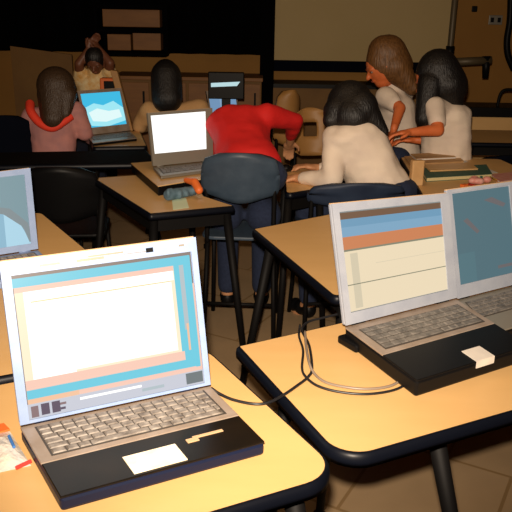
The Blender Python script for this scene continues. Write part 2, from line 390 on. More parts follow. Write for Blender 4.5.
rD = [(.05, .95, .06, .95, 'd_grey'), (.05, .93, .08, .135, 'd_brown'), (.05, .92, .135, .2, 'd_blue'), (.05, .92, .2, .28, 'd_blue2'), (.05, .92, .28, .385, 'd_orange'), (.05, .92, .385, .4, 'd_line'),
      (.05, .92, .4, .9, 'd_cream'), (.1, .16, .42, .88, 'd_cream2'), (.05, .92, .675, .683, 'd_line'), (.3, .92, .53, .534, 'd_cream2')]
ld, QD, PD, lidD = laptop('open laptop on the right table, blue and orange bands over a cream screen', (345, 327), (456, 299), (417, 380), (530, 345), (331, 204), (448, 193), math.radians(14), rD,
    split=.56, kv=(.1, .5), sticker=(.50, .66, .82, 1.0, 'sticker2', 'white sticker on the front edge'), screen=(.05, .92, .07, .905), mats=dict(palm='black_plastic', key='keydark', deck='deck', bezel='silver_grey'), th=.042, lidmat='silver_grey')
bm = bmesh.new()   # the sticker folds over the front edge
hexa(bm, [PD(.50, 1.0, -.016), PD(.66, 1.0, -.016), PD(.66, 1.006, -.016), PD(.50, 1.006, -.016), PD(.50, 1.0, .001), PD(.66, 1.0, .001), PD(.66, 1.006, .001), PD(.50, 1.006, .001)])
obj('sticker_fold', bm, M['sticker2'], ld)

rE = [(.04, .93, .04, .95, 'e_teal'), ([(.5, .14), (.62, .12), (.82, .2), (.78, .23)], 0, 0, 0, 'e_smear'), ([(.18, .3), (.24, .28), (.4, .42), (.36, .44)], 0, 0, 0, 'e_smear'), (.62, .85, .78, .81, 'e_smear'), (.04, .3, .6, .95, 'e_teal2')]
# E: its corners beyond the frame follow from a 0.33 m wide base
le, QE, PE, lidE = laptop('open laptop with a dull teal screen at the right edge', (457, 300), (524, 283), (490, 334), (562, 312), (447, 190), (515, 181), math.radians(14), rE,
    kv=(.12, .6), screen=(.05, .89, .03, .88), mats=dict(key='keydark', base='black_plastic', deck='grey_metal', bezel='silver_grey'), th=.03, lidmat='silver_grey')

rB = [(.02, .97, .04, .93, 'b_dull'), ([(.3, .93), (.97, .93), (.9, .75), (.7, .5), (.3, .35)], 0, 0, 0, 'b_blue'), ([(.72, .93), (.95, .93), (.86, .66), (.72, .5)], 0, 0, 0, 'b_light'),
      ([(.5, .36), (.5, .44), (.72, .52), (.88, .7), (.93, .9), (.97, .9), (.93, .66), (.78, .46)], 0, 0, 0, 'b_grey'), (.3, .7, .3, .37, 'b_blue')]
lb, QB, PB, lidB = laptop('pale laptop with a light blue screen cut by the left frame edge', (-78, 268), (38, 250), (-60, 290), (60, 271), (-86, 182), (30, 168), math.radians(14), rB,
    screen=(.04, .94, .07, .92), mats=dict(base='silver', deck='silver'), th=.028)

# C on the tan-topped binder
def lcC():
    zb = TZ+.045
    p = [onz(131, 163, zb), onz(158, 186, zb), onz(207, 178, zb), onz(198, 158, zb)]
    c = sum(p, Vector())/4; t = thing('binder', (c.x, c.y, TZ), 'thick black-sided tan binder under the white-screened laptop', 'binder')
    bm = bmesh.new(); hexa(bm, [*[Vector((q.x, q.y, TZ+.001)) for q in p], *[Vector((q.x, q.y, zb-.004)) for q in p]]); obj('spine_box', bm, M['black_plastic'], t, bevel=.004)
    bm = bmesh.new(); hexa(bm, [*[Vector((q.x, q.y, zb-.004)) for q in p], *[Vector((q.x, q.y, zb)) for q in p]]); obj('cover', bm, M['laminate'], t, label='tan cover')
lcC()
rC = [(.05, .95, .06, .9, 'l_white')]
lc, QC, PC, lidC = laptop('laptop with a glowing blank white screen and brown-grey bezel', (153, 167), (213, 161), (161, 176), (214, 169), (147, 113), (212, 108), math.radians(10), [(.045, .89, .055, .77, 'l_white')],
    z=TZ+.0455, th=.016, screen=(.045, .89, .055, .77), kv=(.2, .8), mats=dict(base='grey_metal', deck='tanrim', key='keydark', bezel='bezel_brown') if False else dict(base='grey_metal', deck='grey_metal', key='keydark', bezel='grey_metal'), lidmat='grey_metal')
rF = [(.05, .95, .06, .85, 'f_cyan'), ([(.05, .4), (.3, .3), (.5, .36), (.75, .28), (.95, .45), (.95, .75), (.5, .85), (.15, .8)], 0, 0, 0, 'f_cloud'), ([(.15, .5), (.35, .42), (.6, .5), (.85, .48), (.88, .66), (.5, .74), (.2, .7)], 0, 0, 0, 'f_white')]
lf, QF, PF, lidF = laptop('far laptop with a bright cyan cloudy screen beside the pink-shirted person', (87, 136), (130, 131), (93, 143), (137, 138), (77, 91), (121, 88), math.radians(10), rF,
    screen=(.05, .95, .07, .84), kv=(.2, .7), mats=dict(base='black_plastic', deck='deck', key='keydark', bezel='deck'), th=.02, lidmat='black_plastic')
rG = [(.05, .95, .06, .94, 'g_blue'), (.4, .44, .06, .94, 'g_blue2')]
lg, QG, PG, lidG = laptop('small far laptop with a pale blue screen just left of the red shirt', (211, 123), (240, 121), (216, 131), (246, 129), (206, 91), (236, 89), math.radians(8), rG,
    screen=(.05, .95, .07, .93), kv=(.2, .7), mats=dict(base='black_plastic', deck='deck', key='keydark', bezel='deck'), th=.02, lidmat='black_plastic')

# ------------------------------------------------------------------ bodies
def ellip(bm, c, r, rot=None, seg=16):
    mtx = Matrix.Translation(c) @ (rot.to_4x4() if rot else Matrix.Identity(4)) @ Matrix.Diagonal((r[0], r[1], r[2], 1))
    bmesh.ops.create_uvsphere(bm, u_segments=seg, v_segments=seg//2+2, radius=1, matrix=mtx)
def cap(bm, a, b_, r1, r2, seg=14):
    a = Vector(a); b_ = Vector(b_); n = 5
    tube(bm, [a.lerp(b_, i/n) for i in range(n+1)], r1, seg, r2)
    ellip(bm, a, (r1,)*3, seg=seg); ellip(bm, b_, (r2,)*3, seg=seg)
def blob(name, bm, m_, parent, voxel=.008, smooth=6, label=None):
    """fuse overlapping forms into one continuous skin"""
    me = bpy.data.meshes.new(name); bm.to_mesh(me); bm.free()
    o = bpy.data.objects.new(name, me); COL.objects.link(o)
    md = o.modifiers.new('r', 'REMESH'); md.mode = 'VOXEL'; md.voxel_size = voxel
    if smooth: s_ = o.modifiers.new('s', 'SMOOTH'); s_.iterations = smooth; s_.factor = .5
    dg = bpy.context.evaluated_depsgraph_get(); dg.update()
    m2_ = bpy.data.meshes.new_from_object(o.evaluated_get(dg)); bpy.data.objects.remove(o); m2_.name = name
    m2_.materials.clear()
    return link(name, m2_, M[m_], parent, True, label)
def frame(fwd, up):
    """rotation with local -Y = fwd, local Z = up"""
    fwd = Vector(fwd).normalized(); up = Vector(up).normalized()
    y = -fwd; x = y.cross(up).normalized(); z = x.cross(y).normalized()
    return Matrix((x, y, z)).transposed()
def hand(bm, wrist, d, palm_n, s=1.0, side=1, curl=.6):
    """palm with five bent fingers; d = pointing direction, palm_n = palm facing"""
    d = Vector(d).normalized(); pn = Vector(palm_n); pn = (pn-d*pn.dot(d)).normalized(); w = d.cross(pn).normalized()*side
    pc = wrist+d*.04*s
    rot = Matrix((w, d, pn)).transposed()
    ellip(bm, pc, (.034*s, .045*s, .015*s), rot)
    cap(bm, wrist-d*.01, wrist+d*.02*s, .02*s, .02*s)
    for k, (off, L) in enumerate(((-.024, .058), (-.008, .066), (.008, .062), (.023, .048))):
        p = wrist+d*.072*s+w*off*s; dd = d.copy()
        for j, fr_ in enumerate((.45, .32, .23)):
            a = curl*(.35+.3*j); dd = (dd*math.cos(a)+pn*math.sin(a)).normalized()
            q = p+dd*L*s*fr_*1.15; cap(bm, p, q, .0085*s, .0078*s, 8); p = q
    p = wrist+d*.02*s-w*.024*s; dd = (d*.7-w*.75+pn*.25).normalized(); q = p+dd*.032*s; cap(bm, p, q, .011*s, .0095*s, 8)
    dd = (d*.95-w*.2+pn*.35).normalized(); cap(bm, q, q+dd*.028*s, .0095*s, .008*s, 8)

def person(label, J, skin='skin', shirt='white', pants='jeans', hair='hair_black', head_r=.088, face=(0, 1, 0), up=(0, 0, 1), sleeve=.85, tw=.13, td=.085, hairs=(), shoes='black_plastic', collar=None, s=1.0, voxel=.0065, curl=.6, hand_dirs=None, shirt_label=None, hipdrop=.045):
    g = {k: Vector(v) for k, v in J.items()}
    t = thing('person', (g['pelvis'].x, g['pelvis'].y, 0), label, 'person', 'people working at the tables')
    ch, pv, nk, hd = g['chest'], g['pelvis'], g['neck'], g['head']
    sh = (g['shr']-g['shl']); sx = sh.normalized()
    spine = (ch-pv).normalized(); front = sx.cross(spine).normalized()
    if front.dot(Vector(face)) < 0: front = -front
    def torso(bm, inf):
        for i in range(15):
            k = i/14; p = pv.lerp(ch, k); w = tw*(.98-.18*math.sin(k*math.pi))+inf; d_ = td+inf
            rot = Matrix((sx, front, sx.cross(front))).transposed()
            ellip(bm, p, (w, d_, .085), rot)
        cap(bm, ch.lerp(g['shl'], .25), g['shl'], .065+inf, .045+inf); cap(bm, ch.lerp(g['shr'], .25), g['shr'], .065+inf, .045+inf)
        cap(bm, ch, nk, .075+inf, .045+inf*.6)
    bm = bmesh.new(); torso(bm, -.008)
    cap(bm, nk, hd, .042*s, .045*s)
    rot = frame(face, up)
    ellip(bm, hd, (head_r*.86, head_r*1.0, head_r*1.18), rot, 20)
    L = lambda x, y, z: hd+rot @ Vector((x, y, z))*head_r
    ellip(bm, L(0, -.35, -.72), (head_r*.55, head_r*.55, head_r*.5), rot)      # jaw
    cap(bm, L(0, -.93, .08), L(0, -1.13, -.22), .009*s, .015*s, 8)              # nose
    ellip(bm, L(0, -.86, -.52), (head_r*.27, head_r*.14, head_r*.1), rot)
    for sx_ in (-1, 1):
        ellip(bm, L(.88*sx_, .05, -.08), (head_r*.12, head_r*.2, head_r*.3), rot)  # ears
        ellip(bm, L(.34*sx_, -.84, .22), (head_r*.26, head_r*.14, head_r*.09), rot)  # brow
    for a in 'lr':
        cap(bm, g['sh'+a], g['el'+a], .042*s, .034*s); cap(bm, g['el'+a], g['wr'+a], .034*s, .022*s)
        dr_ = (g['wr'+a]-g['el'+a]).normalized()
        if hand_dirs and a in hand_dirs: dr_ = Vector(hand_dirs[a])
        hand(bm, g['wr'+a], dr_, Vector((0, 0, -1)) if abs(dr_.z) < .8 else Vector(face), s, 1 if a == 'r' else -1, curl)
        cap(bm, g['hip'+a], g['kn'+a], .07*s, .052*s); cap(bm, g['kn'+a], g['an'+a], .05*s, .033*s)
        cap(bm, g['an'+a]-Vector((0, 0, .0)), g['an'+a]+Vector(face).normalized()*.12*s-Vector((0, 0, .035)), .035*s, .028*s)
    body = blob('body', bm, skin, t, voxel, 3)
    for sx_ in (-1, 1):
        bm = bmesh.new(); ellip(bm, L(.34*sx_, -.83, .06), (head_r*.15, head_r*.1, head_r*.1), rot); e = obj('eye', bm, M['eye'], t, True)
        bm = bmesh.new(); ellip(bm, L(.34*sx_, -.92, .06), (head_r*.06, head_r*.03, head_r*.06), rot); obj('pupil', bm, M['black_plastic'], e, True)
    bm = bmesh.new(); ellip(bm, L(0, -.985, -.52), (head_r*.24, head_r*.04, head_r*.06), rot); obj('mouth', bm, M['lips'], t, True)
    # shirt
    bm = bmesh.new(); torso(bm, .012)
    for a in 'lr':
        e = g['sh'+a].lerp(g['el'+a], min(1, sleeve/.5*1.0)) if sleeve < .5 else g['el'+a]
        cap(bm, g['sh'+a], e, .06*s, .05*s)
        if sleeve > .5: cap(bm, g['el'+a], g['el'+a].lerp(g['wr'+a], (sleeve-.5)*2), .05*s, .034*s)
    so = blob('shirt', bm, shirt, t, .0105, 5, shirt_label)
    for v in so.data.vertices:
        f1 = noise.noise(v.co*9+Vector((hd.x*5, 0, 0)))*.011+noise.noise(Vector((v.co.x*16, v.co.y*16, v.co.z*30)))*.004
        v.co = v.co+v.normal*f1
    if collar:
        bm = bmesh.new(); pts = []
        nd = (nk-ch).normalized()
        for k in range(25):
            an = k/24*2*math.pi; p = nk.lerp(ch, .35)+sx*math.cos(an)*.085+front*math.sin(an)*.08+nd*(-.01+.0*math.cos(an))
            pts.append(p)
        tube(bm, pts, .017, 10); blob('collar', bm, collar, t, .006, 3, 'bright red collar')
    # trousers
    bm = bmesh.new()
    rot2 = Matrix((sx, front, sx.cross(front))).transposed()
    ellip(bm, pv-spine*hipdrop, (tw+.018, td+.024, .09), rot2)
    for a in 'lr':
        cap(bm, g['hip'+a], g['kn'+a], .086*s, .066*s); cap(bm, g['kn'+a], g['kn'+a].lerp(g['an'+a], .92), .064*s, .052*s)
    blob('trousers', bm, pants, t, .009, 4)
    for a in 'lr':
        bm = bmesh.new(); f_ = Vector(face); f_.z = 0; f_ = f_.normalized() if f_.length > .01 else Vector((0, 1, 0))
        an = g['an'+a]; ellip(bm, Vector((an.x, an.y, .04))+f_*.05, (.045, .045, .04)); ellip(bm, Vector((an.x, an.y, .035))+f_*.11, (.04, .05, .035)); ellip(bm, Vector((an.x, an.y, .045)), (.04, .04, .045))
        blob('shoe', bm, shoes, t, .008, 3)
    # hair
    bm = bmesh.new()
    ellip(bm, L(0, .14, .16), (head_r*.98, head_r*1.06, head_r*1.22), rot, 20)
    for h in hairs:
        if len(h) == 4: cap(bm, h[0], h[1], h[2], h[3], 16)
        else: ellip(bm, h[0], h[1])
    hb = blob('hair', bm, hair, t, .009, 4)
    return t
def seated(px, Y, base_z, fx, fy, hips=.09, thigh=.34):
    """leg joints for a seated figure facing (fx, fy)"""
    f_ = Vector((fx, fy, 0)).normalized(); sd = Vector((f_.y, -f_.x, 0))
    p = at(px, 150, Y); p.z = base_z
    J = {'pelvis': p}
    for a, k in (('l', -1), ('r', 1)):
        h = p+sd*hips*k; J['hip'+a] = h+f_*.03-Vector((0, 0, .02)); J['kn'+a] = h+f_*thigh+Vector((0, 0, -.02)); kk = J['kn'+a]
        J['an'+a] = Vector((kk.x-f_.x*.03, kk.y-f_.y*.03, .08))
    return J

# --- P1: girl with pink shirt, back to us
Y = 4.3
J = seated(54, Y+.02, .50, .25, 1)
J.update(chest=at(52, 121, Y+.05), neck=at(54, 106, Y+.07), head=at(57, 92, Y+.09), shl=at(31, 117, Y+.03), shr=at(76, 110, Y+.06),
         ell=at(22, 143, Y+.05), wrl=at(36, 150, Y+.28), elr=at(84, 132, Y+.08), wrr=at(95, 144, Y+.28))
person('person with long dark brown hair and pink shirt with a red collar, seen from behind', J, shirt='mauve', hair='hair_dkbrown', face=(.2, 1, -.15), tw=.15, sleeve=.8,
       hairs=[(at(56, 86, Y+.04), at(54, 118, Y-.05), .115, .075), (at(47, 95, Y), at(45, 116, Y-.05), .06, .03), (at(67, 95, Y), at(66, 114, Y-.05), .06, .03)])
bm = bmesh.new(); tube(bm, spline([at(30, 103, Y+.03), at(31, 112, Y-.04), at(40, 123, Y-.075), at(52, 128, Y-.085), at(62, 123, Y-.075), at(72, 116, Y-.04)], 6), .028, 12, .022)
bp_ = [o for o in COL.objects if o.get('category') == 'person'][-1]; blob('collar', bm, 'redcollar', bp_, .006, 3, 'bright red low back neckline')
# --- P2: black hair behind white-screen laptop
Y = 4.75
J = seated(172, Y, .52, 0, 1)
J.update(chest=at(170, 116, Y), neck=at(168, 100, Y+.03), head=at(166, 79, Y+.05), shl=at(149, 110, Y), shr=at(200, 108, Y), ell=at(140, 125, Y+.05), wrl=at(148, 128, Y+.25), elr=at(208, 122, Y+.05), wrr=at(196, 126, Y+.25))
person('person with straight black hair sitting behind the white-screened laptop', J, shirt='tan_cloth', hair='hair_black', face=(0, 1, -.2), tw=.15, head_r=.092,
       hairs=[(at(166, 76, Y), at(167, 98, Y-.05), .1, .10)])
# --- P3: hands on head, far left
Y = 5.45
J = seated(95, Y, .52, 0, -1)
J.update(chest=at(95, 85, Y), neck=at(95, 73, Y-.03), head=at(95, 61, Y-.07), shl=at(109, 80, Y), shr=at(81, 80, Y), ell=at(110, 63, Y-.08), wrl=at(101, 51, Y-.06), elr=at(79, 64, Y-.08), wrr=at(88, 50, Y-.06))
person('person in a yellow patterned top with both hands raised to the head', J, skin='skin_dark', shirt='pattern', face=(0, -1, -.75), up=(0, -.75, 1), hair='hair_black', head_r=.075, sleeve=.25, tw=.13)
# --- red shirt
Y = 3.3
J = seated(245, Y-.05, .60, 0, 1)
J.update(chest=at(238, 125, Y+.22), neck=at(236, 124, Y+.36), head=at(234, 133, Y+.5), shl=at(222, 120, Y+.22), shr=at(266, 116, Y+.2),
         ell=at(212, 146, Y+.3), wrl=at(206, 160, Y+.42), elr=at(294, 121, Y+.3), wrr=at(290, 142, Y+.48))
J['pelvis'] = at(247, 164, Y-.02)
person('person in a red shirt bent forward, seen from behind in the slate plastic chair', J, shirt='red', face=(0, .6, -1), up=(0, 1, .4), tw=.155, td=.10, sleeve=.85, hair='hair_black', head_r=.085, hipdrop=.09)
# --- P4: white shirt, middle
Y = 3.3
J = seated(383, Y, .60, -.8, .6)
J.update(pelvis=at(382, 188, Y), chest=at(354, 140, Y+.02), neck=at(346, 122, Y+.06), head=at(349, 110, Y+.1), shl=at(334, 138, Y-.02), shr=at(372, 134, Y+.16),
         ell=at(332, 178, Y-.1), wrl=at(299, 178, Y+.02), elr=at(345, 172, Y+.3), wrr=at(318, 168, Y+.28))
person('person in a white long-sleeved shirt and jeans leaning over to the left', J, shirt='white', face=(-.5, .75, -.5), up=(-.2, .3, 1), tw=.155, td=.12, hair='hair_black', head_r=.095,
       hairs=[(at(350, 104, Y+.08), at(352, 116, Y-.0), .11, .085), (at(360, 108, Y+.02), at(384, 132, Y), .085, .025), (at(338, 112, Y+.03), at(331, 120, Y), .07, .04)], sleeve=.93)
# --- P5: light brown hair
Y = 4.5
J = seated(402, Y, .66, -1, .1)
J.update(chest=at(396, 108, Y), neck=at(394, 84, Y), head=at(383, 66, Y-.02), shl=at(386, 97, Y-.12), shr=at(404, 94, Y+.14), ell=at(400, 108, Y-.24), wrl=at(394, 128, Y-.36), elr=at(388, 128, Y+.15), wrr=at(380, 132, Y+.1))
person('person with long light brown hair, white shirt and bowed head', J, shirt='white', face=(-1, -.15, -.55), up=(-.5, 0, 1), hair='hair_brown', sleeve=.3, tw=.12, td=.11, skin='skin_lit', head_r=.10,
       hairs=[(at(388, 54, Y), at(396, 66, Y), .115, .105), (at(394, 66, Y-.03), at(412, 88, Y-.06), .105, .045), (at(384, 52, Y-.01), at(378, 60, Y-.02), .10, .07)], hand_dirs={'l': (-.2, -.1, -1)})
# --- P6: black hair, right
Y = 4.05
J = seated(450, Y, .60, -1, .1)
J.update(chest=at(446, 116, Y), neck=at(441, 94, Y), head=at(434, 78, Y-.01), shl=at(434, 107, Y-.13), shr=at(452, 104, Y+.13), ell=at(438, 130, Y-.24), wrl=at(412, 132, Y-.28), elr=at(432, 140, Y+.12), wrr=at(415, 140, Y+.12))
person('person with long black hair and white shirt, forearm reaching left', J, shirt='white', face=(-1, -.1, -.6), up=(-.5, 0, 1), hair='hair_black', sleeve=.3, tw=.13, td=.13, skin='skin_lit', head_r=.095,
       hairs=[(at(438, 70, Y), at(446, 86, Y), .115, .12), (at(446, 84, Y-.03), at(455, 116, Y+.0), .10, .05), (at(430, 84, Y-.06), at(424, 118, Y-.12), .07, .05)], hand_dirs={'l': (-1, 0, -.1)})

# ------------------------------------------------------------------ chairs
def chair(loc, rz, label, mt='black_plastic', w=.4, seat_z=.45, back=(.60, .84), group='classroom chairs', d=.38, thick=.02, hole=False, seated_=True):
    t = thing('classroom_chair', loc, label, 'chair', group, rz)
    bpy.context.view_layer.update()
    mw = Matrix.Translation(loc) @ Matrix.Rotation(rz, 4, 'Z')
    # local: +y is the way the sitter faces, back at y=0
    bm = bmesh.new(); n = 10
    poly = rounded([(-w/2, .03), (w/2, .03), (w/2*.95, d), (-w/2*.95, d)], .06, 5)
    prism(bm, poly, seat_z-.016, seat_z); bmesh.ops.transform(bm, matrix=mw, verts=bm.verts)
    obj('seat', bm, M[mt], t, bevel=.005)
    # curved backrest shell
    bm = bmesh.new(); z0, z1 = back; nx, nz = 18, 10; g = []
    for s_ in (0, 1):
        lay = []
        for j in range(nz+1):
            v = j/nz; row = []
            for i in range(nx+1):
                u = i/nx*2-1
                # super-ellipse outline
                e = (1-abs(v*2-1)**3.2)**(1/3.2); ww = w/2*(.55+.45*e)*(1-.08*v)
                x = u*ww; y = .05*u*u - (v*.05) - s_*thick
                row.append(bm.verts.new((x, y, z0+(z1-z0)*v + (-.012*u*u if v > .5 else .012*u*u))))
            lay.append(row)
        g.append(lay)
    holes = set()
    if hole: holes = {(i, j) for i in range(6, 12) for j in range(4, 7)}
    for s_ in (0, 1):
        for j in range(nz):
            for i in range(nx):
                if (i, j) in holes: continue
                bm.faces.new((g[s_][j][i], g[s_][j][i+1], g[s_][j+1][i+1], g[s_][j+1][i]))
    def side(a, b_): bm.faces.new((g[0][a[1]][a[0]], g[0][b_[1]][b_[0]], g[1][b_[1]][b_[0]], g[1][a[1]][a[0]]))
    for i in range(nx): side((i, 0), (i+1, 0)); side((i, nz), (i+1, nz))
    for j in range(nz): side((0, j), (0, j+1)); side((nx, j), (nx, j+1))
    if hole:
        for i in range(6, 12): side((i, 4), (i+1, 4)); side((i, 7), (i+1, 7))
        for j in range(4, 7): side((6, j), (6, j+1)); side((12, j), (12, j+1))
    bmesh.ops.transform(bm, matrix=mw, verts=bm.verts)
    obj('backrest', bm, M[mt], t, True)
    for sx_ in (-1, 1):
        x = sx_*(w/2-.03)
        bm = bmesh.new(); tube(bm, spline([(x, .02, back[0]+.06), (x, .03, back[0]-.04), (x, .04, seat_z-.005), (x, .06, seat_z-.03), (x, .14, seat_z-.03)], 5), .011, 8); bmesh.ops.transform(bm, matrix=mw, verts=bm.verts); obj('back_post', bm, M['black_metal'], t, True)
        for (y, fy) in ((.06, -.03), (d-.05, d+.02)):
            bm = bmesh.new(); tube(bm, [(x, y, seat_z-.017), (x*1.1, fy, 0)], .011, 8); bmesh.ops.transform(bm, matrix=mw, verts=bm.verts); obj('leg', bm, M['black_metal'], t, True)
    bm = bmesh.new(); tube(bm, [(-(w/2-.03)*1.05, .015, .2), ((w/2-.03)*1.05, .015, .2)], .009, 8); bmesh.ops.transform(bm, matrix=mw, verts=bm.verts); obj('stretcher', bm, M['black_metal'], t, True)
    return t
p = at(240, 180, 3.08); chair((p.x, 3.08, 0), -.05, 'slate blue-grey plastic chair holding the red-shirted person', 'slate', w=.36, back=(.69, .92), seat_z=.52)
p = at(358, 180, 3.12); chair((p.x, p.y, 0), .12, 'low dark navy chair behind the person in the white long-sleeved shirt', 'navychair', w=.46, back=(.66, .79), seat_z=.54)
p = at(62, 180, 3.35); chair((p.x, 3.3, 0), .1, 'black chair standing in front of the black-topped table', w=.4, back=(.52, .80))
p = at(-2, 140, 4.15); chair((p.x, 4.25, 0), .3, 'dark navy chair at the left edge beside the pink-shirted person', 'navy', w=.36, back=(.6, .9))
p = at(312, 110, 4.6); chair((p.x, 4.6, 0), math.pi+.2, 'tan plastic chair with a hole in its back, behind the middle table', 'tanplastic', w=.28, back=(.62, .92), hole=True)
p = at(54, 150, 4.2); chair((p.x, 4.1, 0), -.2, 'black chair under the pink-shirted person', w=.36, back=(.44, .60))
p = at(288, 100, 5.0); chair((p.x, 5.0, 0), .5, 'tan plastic chair with tall back near the wall, left of the projection screen base', 'tanplastic', w=.2, back=(.62, 1.0))
p = at(498, 150, 4.1); chair((p.x+.03, 4.12, 0), .4, 'dark navy chair at the right edge behind the littered table', 'navy', w=.42, back=(.55, .74))

# ------------------------------------------------------------------ small things
def flat(name, pix, z, h, m_, label, cat, group=None, lift=0):
    p = [onz(*q, z) for q in pix]; c = sum(p, Vector())/len(p)
    bm = bmesh.new(); prism(bm, [(q.x, q.y) for q in p], z+.0006+lift, z+.0006+lift+h)
    o = obj(name, bm, M[m_]); tag(o, label, cat, group); return o
flat('sticky_note', [(172, 200), (186, 198), (189, 208), (173, 210)], TZ, .0006, 'paper', 'pale yellow paper note lying on the small table front', 'note')
# bag of papers at left edge
bm = bmesh.new()
pp = [onz(-14, 436), onz(10, 432), onz(31, 466), onz(-6, 474)]
n = 8; grid = []
for j in range(n+1):
    row = []
    for i in range(n+1):
        q = pp[0].lerp(pp[1], i/n).lerp(pp[3].lerp(pp[2], i/n), j/n); e = math.sin(i/n*math.pi)*math.sin(j/n*math.pi)
        row.append(bm.verts.new((q.x, q.y, TZ+.0015+e*.012+random.random()*.004*e)))
    grid.append(row)
for j in range(n):
    for i in range(n): bm.faces.new((grid[j][i], grid[j][i+1], grid[j+1][i+1], grid[j+1][i]))
ext = bmesh.ops.extrude_face_region(bm, geom=bm.faces[:]); 
for v in [x for x in ext['geom'] if isinstance(x, bmesh.types.BMVert)]: v.co.z = TZ+.0006
bgt = thing('plastic_bag', (pp[0].x, pp[0].y, TZ), 'small clear plastic bag with blue and red markings at the left edge', 'bag')
obj('pouch', bm, M['bag'], bgt)
def strip(name, a, b_, w, m_, par, z=TZ+.016):
    a = onz(*a, z); b_ = onz(*b_, z); bm = bmesh.new(); tube(bm, [a, b_], w, 8); return obj(name, bm, M[m_], par)
strip('blue_stripe', (9, 436), (14, 447), .003, 'blue', bgt); strip('red_seal', (16, 468), (31, 461), .0035, 'redink', bgt, TZ+.006)
flat('tan_notepad', [(-14, 429), (4, 425), (10, 431), (-8, 436)], TZ, .004, 'orange', 'orange card edge beside the clear plastic bag', 'card')

def cable(name, pts, r, m_, label, cat='cord'):
    bm = bmesh.new(); tube(bm, spline([onz(x, y, TZ+r+.0006+h) for x, y, h in pts], 8), r, 8); o = obj(name, bm, M[m_], None, True); return tag(o, label, cat)
cable('power_cord', [(211, 388, .012), (220, 394, .004), (234, 400, 0), (255, 404, 0), (270, 402, 0), (285, 394, 0), (298, 385, 0), (308, 377, 0), (312, 368, .003), (309, 345, .002), (302, 330, 0), (308, 322, 0), (322, 318, 0), (338, 314, 0)], .0032, 'cable', 'black cord running from the nearest laptop across the table gap')
cable('power_cord', [(300, 325, .007), (299, 336, .006), (303, 350, .006), (302, 368, .007), (306, 377, .007), (318, 386, .003), (340, 392, 0), (368, 394, 0), (394, 390, 0), (410, 382, 0)], .0028, 'cable', 'thin black cord looping to the right laptop, nearest the camera')
cable('charging_cable', [(305, 331, .012), (306, 345, .012), (309, 362, .012), (314, 373, .003), (325, 382, 0), (345, 387, 0), (368, 389, 0), (390, 386, 0), (405, 378, 0)], .003, 'greycable', 'grey-brown cable lying inside the black cord loop')
# charger lump under laptop D hinge
bm = bmesh.new(); q = onz(357, 347); box(bm, -.035, .035, -.018, .018, 0, .02, Matrix.Translation(q+Vector((-.012, .0, .001))) @ Matrix.Rotation(-1.0, 4, 'Z'))
tag(obj('charger_brick', bm, M['black_plastic'], bevel=.005), 'black charger brick against the left side of the right laptop', 'charger')
# slate pencil case with orange strap
Yc = onz(178, 196); t = thing('pencil_case', (Yc.x, Yc.y, TZ), 'crumpled slate blue pouch with an orange-red flap beside the slate chair', 'pouch')
bm = bmesh.new(); a = onz(169, 201); b_ = onz(194, 196)
cap(bm, a+Vector((0, 0, .026)), b_+Vector((0, 0, .024)), .024, .021)
for k in range(12): ellip(bm, a.lerp(b_, k/11)+Vector((0, random.uniform(-.02, .02), random.uniform(.022, .036))), (.012, .022, random.uniform(.015, .022)))
blob('pouch', bm, 'slatepouch', t, .004, 2)
bm = bmesh.new(); a = onz(186, 180, TZ+.065); b_ = onz(199, 190, TZ+.04); cap(bm, a, a.lerp(b_, .5)+Vector((.01, 0, .012)), .012, .018); cap(bm, a.lerp(b_, .5)+Vector((.01, 0, .012)), b_, .018, .018); blob('flap', bm, 'orange', t, .004, 3, 'orange-red flap')
# R3 clutter
def book(name, pix, z, h, m_, label, cat, page=None):
    p = [onz(*q, z) for q in pix]; c = sum(p, Vector())/4
    t = thing(name, (c.x, c.y, z), label, cat)
    sh = lambda k: [(c.x+(q.x-c.x)*k, c.y+(q.y-c.y)*k) for q in p]
    bm = bmesh.new(); prism(bm, sh(.98), z+.003, z+h-.002); obj('pages', bm, M[page or 'cream'], t)
    bm = bmesh.new(); prism(bm, sh(1), z+.0006, z+.0028); prism(bm, sh(1), z+h-.0018, z+h); obj('cover', bm, M[m_], t, bevel=.0006)
book('notebook', [(426, 182), (420, 172), (486, 168), (492, 178)], TZ, .02, 'teal', 'closed notebook with cream pages and teal cover near the right laptops', 'notebook')
book('notebook', [(430, 172), (424, 166), (470, 164), (478, 170)], TZ+.021, .008, 'laminate', 'thin orange notebook on top of the teal one', 'notebook', 'tanpaper')
book('folder', [(410, 167), (404, 159), (456, 157), (464, 164)], TZ, .016, 'tanpaper', 'tan folder stack in front of the white-shirted pair', 'folder', 'tanpaper')
book('folder', [(416, 161), (410, 156), (448, 154), (456, 159)], TZ+.017, .012, 'tanpaper', 'upper tan folder of the stack by the forearm', 'folder', 'whitepaper')
flat('teal_card', [(428, 165), (420, 161), (448, 157), (458, 161)], TZ, .004, 'teal', 'dark teal card next to the tan folders', 'card')
flat('paper_sheet', [(446, 166), (440, 162), (460, 158), (468, 162)], TZ, .0006, 'whitepaper', 'white loose sheet beside the teal card', 'paper')
# tan paper bag
c = onz(418, 188); t = None
bm = bmesh.new(); box(bm, -.03, .03, -.015, .02, 0, .12, Matrix.Translation(c+Vector((0, .05, .0006))) @ Matrix.Rotation(.2, 4, 'Z')); tag(obj('paper_bag', bm, M['tanpaper'], bevel=.006), 'small upright tan paper bag at the corner of the littered table', 'bag')
